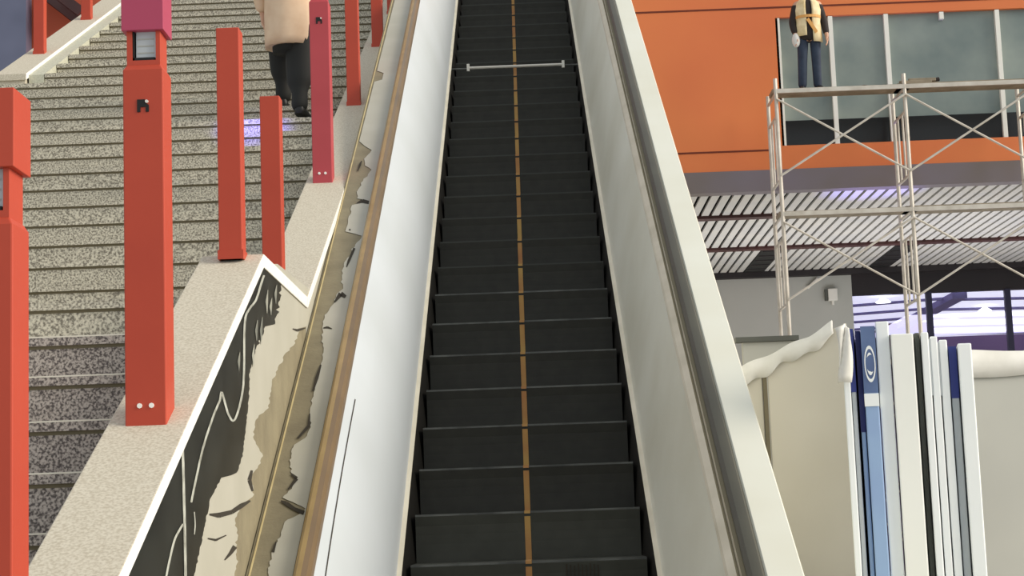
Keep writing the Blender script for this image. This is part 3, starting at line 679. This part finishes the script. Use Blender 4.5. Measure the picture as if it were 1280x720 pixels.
for (p0, p1, ty, mu, ml, sp, lab, back) in boards:
    x0, x1 = bx_at(p0), bx_at(p1); zt_ = bz_at((p0+p1)/2, ty); y0 = YB+back
    o = empty('stacked_board', ((x0+x1)/2, y0+.45, 0), lab, 'board', 'boards standing on edge beside the hoarding')
    b = MB(); zs = bz_at((p0+p1)/2, sp) if sp else zt_
    g = .0012
    def slab(b, xa, xb_, ya, yb_, za, zb_, m):          # boards run back and to the right
        ka, kb = .2*(ya-YB), .2*(yb_-YB)
        b.hexa([(xa+ka, ya, za), (xb_+ka, ya, za), (xb_+kb, yb_, za), (xa+kb, yb_, za), (xa+ka, ya, zb_), (xb_+ka, ya, zb_), (xb_+kb, yb_, zb_), (xa+kb, yb_, zb_)], m)
    slab(b, x0+g, x1-g, y0, y0+.9, 0, zt_, ml); world_child(b.build('panel', bevel=.005), o)
    if sp:
        b = MB(); slab(b, x0-.0002, x1+.0002, y0-.002, y0+.902, zs, zt_+.001, mu); world_child(b.build('printed_wrap', label='coloured upper wrap'), o)
    if mu == 'bluegrey':
        zc = bz_at(1086, 455); cx = (x0+x1)/2+.001; b = MB(); n = 28
        ang = [2*math.pi*k/n for k in range(n)]
        E_ = lambda a, f: (cx+.0225*f*math.cos(a), y0-.004, zc+.075*f*math.sin(a))
        for k in range(n):
            a, c = ang[k], ang[(k+1) % n]
            b.face([E_(a, .82), E_(a, 1), E_(c, 1), E_(c, .82)], 'board')
        for (s0, s1, w0) in ((.9, 2.6, .3), (3.6, 5.6, .42)):
            for k in range(8):
                a = s0+(s1-s0)*k/8; c = s0+(s1-s0)*(k+1)/8; f = w0*math.sin(math.pi*(k+.0)/8); f2 = w0*math.sin(math.pi*(k+1)/8)
                b.face([E_(a, .62-f*.5), E_(a, .62), E_(c, .62), E_(c, .62-f2*.5)], 'board')
        world_child(b.build('emblem', label='white round emblem'), o)
        b = MB(); za = bz_at(1086, 492); zb2 = bz_at(1086, 508); slab(b, x0-.0004, x1+.0004, y0-.004, y0+.3, zb2, za, 'board'); world_child(b.build('white_band'), o)
    if mu == 'board' and p0 in (1163, 1174):
        za = bz_at(p0, 494); b = MB(); slab(b, x0-.0035, x0+.0008, y0-.002, y0+.4, za, zt_-.01, 'boardgrey'); world_child(b.build('edge_strip'), o)

# ------------------------------------------------------------------ people
def skinned(name, joints, bones, mtl, parent, sub=2, smooth=True):
    me = bpy.data.meshes.new(name); names = list(joints)
    me.from_pydata([joints[n][0] for n in names], [(names.index(a), names.index(c)) for a, c in bones], [])
    o = bpy.data.objects.new(name, me); col.objects.link(o)
    sk = o.modifiers.new('skin', 'SKIN'); sk.use_smooth_shade = True
    for i, n in enumerate(names):
        r = joints[n][1]; r = r if isinstance(r, tuple) else (r, r)
        me.skin_vertices[0].data[i].radius = r; me.skin_vertices[0].data[i].use_root = (i == 0)
    s = o.modifiers.new('sub', 'SUBSURF'); s.levels = sub; s.render_levels = sub
    dg = bpy.context.evaluated_depsgraph_get(); nm = bpy.data.meshes.new_from_object(o.evaluated_get(dg))
    o.modifiers.clear(); o.data = nm; nm.materials.clear(); nm.materials.append(M[mtl])
    for p_ in nm.polygons: p_.use_smooth = True
    o.parent = parent
    return o
def ring(cx, cy, z, rx, ry, n=20, f=None): return [(cx+rx*math.cos(a)*(1+(f(a) if f else 0)), cy+ry*math.sin(a)*(1+(f(a) if f else 0)), z) for a in [2*math.pi*k/n for k in range(n)]]
def hand(J, B, side, wrist, dirv, thumb):
    """palm with five short finger chains hanging from the wrist"""
    w_ = Vector(wrist); d = Vector(dirv).normalized(); t = Vector(thumb).normalized(); n = d.cross(t)
    pk = side+'palm'; J[pk] = (tuple(w_+d*.07), (.032, .018)); B.append((side+'wrist', pk))
    for k, (off, L) in enumerate(((.028, .075), (.010, .082), (-.009, .077), (-.027, .062))):
        a = w_+d*.095+t*off; c = a+d*L*.5+n*.008; e = c+d*L*.5*.8+n*.02
        for nm, q in (('a', a), ('b', c), ('c', e)): J['%sf%d%s' % (side, k, nm)] = (tuple(q), .0085)
        B += [(pk, '%sf%da' % (side, k)), ('%sf%da' % (side, k), '%sf%db' % (side, k)), ('%sf%db' % (side, k), '%sf%dc' % (side, k))]
    a = w_+d*.04+t*.035; c = a+d*.035+t*.018; e = c+d*.03+t*.002
    for nm, q in (('ta', a), ('tb', c), ('tc', e)): J[side+nm] = (tuple(q), .0095)
    B += [(pk, side+'ta'), (side+'ta', side+'tb'), (side+'tb', side+'tc')]
def face_parts(root, hx, hy, hz, fdir):
    """hair cap, eyes, mouth on a head centred at hx,hy,hz facing fdir (+1/-1 along Y)"""
    b = MB()
    rg = []
    for k in range(8):
        ph = math.pi/2*k/7.6
        rg.append(ring(hx, hy-fdir*.018, hz+.005+.118*math.sin(ph), .084*math.cos(ph)+.002, .102*math.cos(ph)+.002))
    back = [ring(hx, hy-fdir*.032, hz-.07, .066, .078), ring(hx, hy-fdir*.028, hz-.03, .08, .085)]
    b.loft(back+rg, 'hair'); b.build('hair', root, smooth=True)
    for sx in (-.032, .032):
        b = MB(); b.loft([[(hx+sx+.011*math.cos(a)*s_, hy+fdir*(.083+dz), hz+.006*math.sin(a)*s_) for a in [q*math.pi/4 for q in range(8)]] for s_, dz in ((1, -.004), (.9, .003), (.3, .006))], 'hair'); b.build('eye', root)
    b = MB(); b.loft([[(hx+.022*math.cos(a)*s_, hy+fdir*(.086+dz), hz-.062+.006*math.sin(a)*s_) for a in [q*math.pi/4 for q in range(8)]] for s_, dz in ((1, -.004), (.8, .004))], 'maroon'); b.build('mouth', root)
def shoe(root, heel, toe, m='shoe', hgt=.085, name='shoe'):
    h = Vector(heel); t = Vector(toe); d = t-h; n = Vector((-d.y, d.x, 0)).normalized(); b = MB(); rg = []
    for k, (u, w_, hh) in enumerate(((-.12, .018, .05), (-.06, .034, .085), (.12, .038, .1), (.4, .036, .082), (.7, .045, .055), (.95, .040, .042), (1.08, .018, .028))):
        c = h+d*u; rg.append([c+n*w_*math.cos(a)+Vector((0, 0, hh*(max(math.sin(a), 0)))) for a in [2*math.pi*q/12 for q in range(12)]])
    b.loft(rg, m); return b.build(name, root, smooth=True)

# -- person climbing the stairs (seen from behind, head above the picture)
pr = empty('person', (-1.66, 12.2, B_Z+10*RI), 'person in cream coat and black trousers climbing the granite stairs', 'person')
J = {'pelvis': ((0, .16, .90), (.15, .11)), 'waist': ((0, .17, 1.05), (.13, .10)), 'chest': ((0, .19, 1.25), (.16, .11)), 'neckb': ((0, .21, 1.42), (.06, .06)), 'neck': ((0, .22, 1.49), .05), 'headb': ((0, .235, 1.545), (.062, .07)), 'head': ((0, .24, 1.62), (.078, .092)), 'headt': ((0, .235, 1.69), (.06, .075)), 'nose': ((0, .335, 1.60), .014),
     'Lsh': ((-.17, .2, 1.37), .058), 'Lel': ((-.225, .16, 1.08), .045), 'Lwrist': ((-.20, .27, .86), .03), 'Rsh': ((.17, .2, 1.37), .058), 'Rel': ((.215, .14, 1.09), .045), 'Rwrist': ((.215, .24, .88), .03),
     'Lhip': ((-.09, .17, .86), .085), 'Lkn': ((-.085, .42, .62), .06), 'Lan': ((-.085, .43, .28), .034), 'Lto': ((-.085, .52, .21), .02),
     'Rhip': ((.09, .15, .84), .085), 'Rkn': ((.075, .13, .46), .06), 'Ran': ((.085, .02, .11), .034), 'Rto': ((.11, .10, .03), .02), 'Lear': ((-.088, .23, 1.61), .018), 'Rear': ((.088, .23, 1.61), .018)}
B = [('pelvis', 'waist'), ('waist', 'chest'), ('chest', 'neckb'), ('neckb', 'neck'), ('neck', 'headb'), ('headb', 'head'), ('head', 'headt'), ('head', 'nose'), ('head', 'Lear'), ('head', 'Rear'), ('chest', 'Lsh'), ('Lsh', 'Lel'), ('Lel', 'Lwrist'), ('chest', 'Rsh'), ('Rsh', 'Rel'), ('Rel', 'Rwrist'), ('pelvis', 'Lhip'), ('Lhip', 'Lkn'), ('Lkn', 'Lan'), ('Lan', 'Lto'), ('pelvis', 'Rhip'), ('Rhip', 'Rkn'), ('Rkn', 'Ran'), ('Ran', 'Rto')]
hand(J, B, 'L', (-.20, .27, .86), (.03, .15, -1), (0, 1, .1)); hand(J, B, 'R', (.215, .24, .88), (0, .15, -1), (0, 1, .1))
skinned('body', J, B, 'skin', pr, 2)
face_parts(pr, 0, .24, 1.62, 1)
fold = lambda a: .018*math.sin(7*a)+.012*math.sin(11*a+1)
b = MB(); b.loft([ring(0, .16, .565, .150, .13, 28), ring(0, .16, .56, .176, .155, 28, fold), ring(0, .16, .62, .180, .158, 28, fold), ring(0, .16, .80, .178, .155, 28, lambda a: .6*fold(a)), ring(0, .17, 1.02, .172, .148, 28), ring(0, .19, 1.25, .19, .145, 28), ring(0, .2, 1.38, .165, .12, 28), ring(0, .21, 1.45, .085, .085, 28), ring(0, .215, 1.49, .072, .072, 28)], 'coat'); b.build('coat', pr, smooth=True)
for sd_, s in (('L', -1), ('R', 1)):
    a, c, e = J[sd_+'sh'][0], J[sd_+'el'][0], J[sd_+'wrist'][0]
    skinned('sleeve', {'a': (tuple(Vector(a)+Vector((-s*.02, 0, .0))), .078), 'b': (c, .066), 'c': (e, .052)}, [('a', 'b'), ('b', 'c')], 'coat', pr, 2)
for kn, an, hip, nm in (('Lkn', 'Lan', 'Lhip', 'trouser_leg'), ('Rkn', 'Ran', 'Rhip', 'trouser_leg')):
    s = -1 if nm[0] == 'L' or kn[0] == 'L' else 1
    hv, kv, av = (Vector(J[q][0]) for q in (hip, kn, an))
    skinned(nm, {'a': (tuple(hv), .10), 'b': (tuple(kv), (.112, .10)), 'm': (tuple(kv*.45+av*.55), (.105, .085)), 'n': (tuple(kv*.3+av*.7), (.06, .055)), 'c': (tuple(av+Vector((0, -.005, -.06))), .066)}, [('a', 'b'), ('b', 'm'), ('m', 'n'), ('n', 'c')], 'trousers', pr, 2)
b = MB(); b.loft([ring(0, .16, .52, .12, .11), ring(.0, .16, .6, .125, .12), ring(0, .16, .9, .15, .125)], 'trousers'); b.build('trousers_seat', pr, smooth=True)
shoe(pr, (-.085, .40, RI), (-.085, .58, RI)); shoe(pr, (.085, .0, .03), (.135, .16, .0))

# -- worker on the scaffold, facing the camera
wx = atY(1015, 104, 26.9).x
wk = empty('person', (wx, 26.93, lev[4]+.002), 'worker in pale yellow vest and blue jeans standing on the scaffold', 'person')
J = {'pelvis': ((0, 0, .93), (.15, .11)), 'waist': ((0, 0, 1.08), (.14, .10)), 'chest': ((0, .0, 1.30), (.17, .12)), 'neckb': ((0, 0, 1.47), .06), 'neck': ((0, -.01, 1.53), .052), 'headb': ((0, -.02, 1.585), (.064, .072)), 'head': ((0, -.025, 1.66), (.08, .095)), 'headt': ((0, -.02, 1.73), (.062, .078)), 'nose': ((0, -.125, 1.64), .014), 'Lear': ((-.09, -.015, 1.65), .018), 'Rear': ((.09, -.015, 1.65), .018),
     'Lsh': ((-.19, 0, 1.41), .06), 'Lel': ((-.245, .02, 1.10), .046), 'Lwrist': ((-.215, -.06, .87), .031), 'Rsh': ((.19, 0, 1.41), .06), 'Rel': ((.255, .03, 1.11), .046), 'Rwrist': ((.27, -.07, .86), .031),
     'Lhip': ((-.095, 0, .88), .088), 'Lkn': ((-.125, -.02, .48), .062), 'Lan': ((-.145, .02, .09), .036), 'Lto': ((-.158, -.07, .03), .02), 'Rhip': ((.095, 0, .88), .088), 'Rkn': ((.09, -.02, .48), .062), 'Ran': ((.095, .02, .09), .036), 'Rto': ((.112, -.07, .03), .02)}
B = [('pelvis', 'waist'), ('waist', 'chest'), ('chest', 'neckb'), ('neckb', 'neck'), ('neck', 'headb'), ('headb', 'head'), ('head', 'headt'), ('head', 'nose'), ('head', 'Lear'), ('head', 'Rear'), ('chest', 'Lsh'), ('Lsh', 'Lel'), ('Lel', 'Lwrist'), ('chest', 'Rsh'), ('Rsh', 'Rel'), ('Rel', 'Rwrist'), ('pelvis', 'Lhip'), ('Lhip', 'Lkn'), ('Lkn', 'Lan'), ('Lan', 'Lto'), ('pelvis', 'Rhip'), ('Rhip', 'Rkn'), ('Rkn', 'Ran'), ('Ran', 'Rto')]
hand(J, B, 'L', (-.215, -.06, .87), (.02, -.1, -1), (.3, -1, 0)); hand(J, B, 'R', (.27, -.07, .86), (0, -.1, -1), (-.3, -1, 0))
skinned('body', J, B, 'skin', wk, 2)
face_parts(wk, 0, -.025, 1.66, -1)
for sd_, s in (('L', -1), ('R', 1)):
    a, c, e = (Vector(J[sd_+q][0]) for q in ('sh', 'el', 'wrist'))
    skinned('sleeve', {'a': (tuple(a+Vector((-s*.03, 0, 0))), .08), 'b': (tuple(c), .064), 'c': (tuple(e+(c-e)*.1), .05)}, [('a', 'b'), ('b', 'c')], 'jacket', wk, 2)
    h_, k_, a_ = (Vector(J[sd_+q][0]) for q in ('hip', 'kn', 'an'))
    skinned('trouser_leg', {'a': (tuple(h_), .098), 'b': (tuple(k_), .078), 'c': (tuple(a_+Vector((0, -.01, -.055))), .070)}, [('a', 'b'), ('b', 'c')], 'jeans', wk, 2)
    shoe(wk, (a_.x, .05, .0), (a_.x+s*.03, -.17, .0))
b = MB(); b.loft([ring(0, 0, .80, .165, .125), ring(0, 0, .92, .175, .13), ring(0, 0, 1.1, .165, .125), ring(0, 0, 1.3, .195, .135), ring(0, 0, 1.43, .16, .11), ring(0, 0, 1.5, .07, .07)], 'jacket'); b.build('jacket', wk, smooth=True)
def vest_half(a0, a1, zlow):
    b = MB(); rws = []
    for z, rx, ry in ((zlow, .212, .156), (.95, .205, .15), (1.1, .190, .145), (1.28, .215, .155), (1.40, .195, .135), (1.47, .12, .1)):
        rws.append([(rx*math.cos(a), ry*math.sin(a), z) for a in [a0+(a1-a0)*k/8 for k in range(9)]])
    for q, r_ in zip(rws, rws[1:]):
        for k in range(8): b.face([q[k], q[k+1], r_[k+1], r_[k]], 'vest')
    bmesh.ops.remove_doubles(b.b, verts=b.b.verts, dist=1e-5)
    o = b.build('vest_panel', wk, smooth=True); s_ = o.modifiers.new('solid', 'SOLIDIFY'); s_.thickness = .012
vest_half(R(180), R(256), .86); vest_half(R(283), R(350), .76); vest_half(R(15), R(165), .82)
b = MB()
for z in (1.17,): b.loft([[(.198*math.cos(a)*f, .154*math.sin(a)*f, z+dz) for a in [2*math.pi*k/24 for k in range(24)]] for f, dz in ((1.0, -.022), (1.03, -.02), (1.03, .02), (1.0, .022))], 'beltm', False)
b.build('waist_strap', wk)
b = MB(); pa, pb_ = Vector((-.03, -.165, 1.12)), Vector((.1, -.15, .90)); n_ = Vector((.02, 0, .016)); b.hexa([pa-n_, pb_-n_, pb_-n_+Vector((0,.02,0)), pa-n_+Vector((0,.02,0)), pa+n_, pb_+n_, pb_+n_+Vector((0,.02,0)), pa+n_+Vector((0,.02,0))], 'beltm'); b.build('hanging_strap', wk)
gl = MB(); rg = []
for t in range(9):
    ph = -math.pi/2+math.pi*t/8; rg.append(ring(-.215, -.07, .80+.115*math.sin(ph), .062*math.cos(ph)+.001, .05*math.cos(ph)+.001, 14, lambda a: .06*math.sin(3*a)))
gl.loft(rg, 'glove'); gl.build('glove', wk, smooth=True, label='white glove')
b = MB(); b.loft([ring(0, -.02, 1.70, .125, .15), ring(0, -.02, 1.715, .105, .125), ring(0, -.02, 1.77, .092, .11), ring(0, -.02, 1.81, .06, .075), ring(0, -.02, 1.822, .01, .012)], 'hat'); b.build('helmet', wk, smooth=True)

# violet spotlight that tints the steps by the climbing person
vd = bpy.data.lights.new('violet_spot', 'SPOT'); vd.energy = 0; vd.color = (.25, .22, 1); vd.spot_size = R(4.0); vd.spot_blend = .8; vd.shadow_soft_size = .05
vo = bpy.data.objects.new('violet_spot', vd); col.objects.link(vo); vo.location = (-1.9, 4.0, 8.5)
tg = Vector((-1.90, 12.0, 4.47)); vo.rotation_euler = (tg-vo.location).to_track_quat('-Z', 'Y').to_euler()
vd.energy = 9000
fd = bpy.data.lights.new('violet_reflection_spot', 'SPOT'); fd.energy = 500; fd.color = (.35, .3, 1); fd.spot_size = R(38); fd.spot_blend = .9  # added spot standing in for violet LED reflection on the fascia
fo = bpy.data.objects.new('violet_reflection_spot', fd); col.objects.link(fo); fo.location = (5.6, 27.72, 3.9)
fo.rotation_euler = (Vector((5.65, 28.25, 6.9))-fo.location).to_track_quat('-Z', 'Y').to_euler()
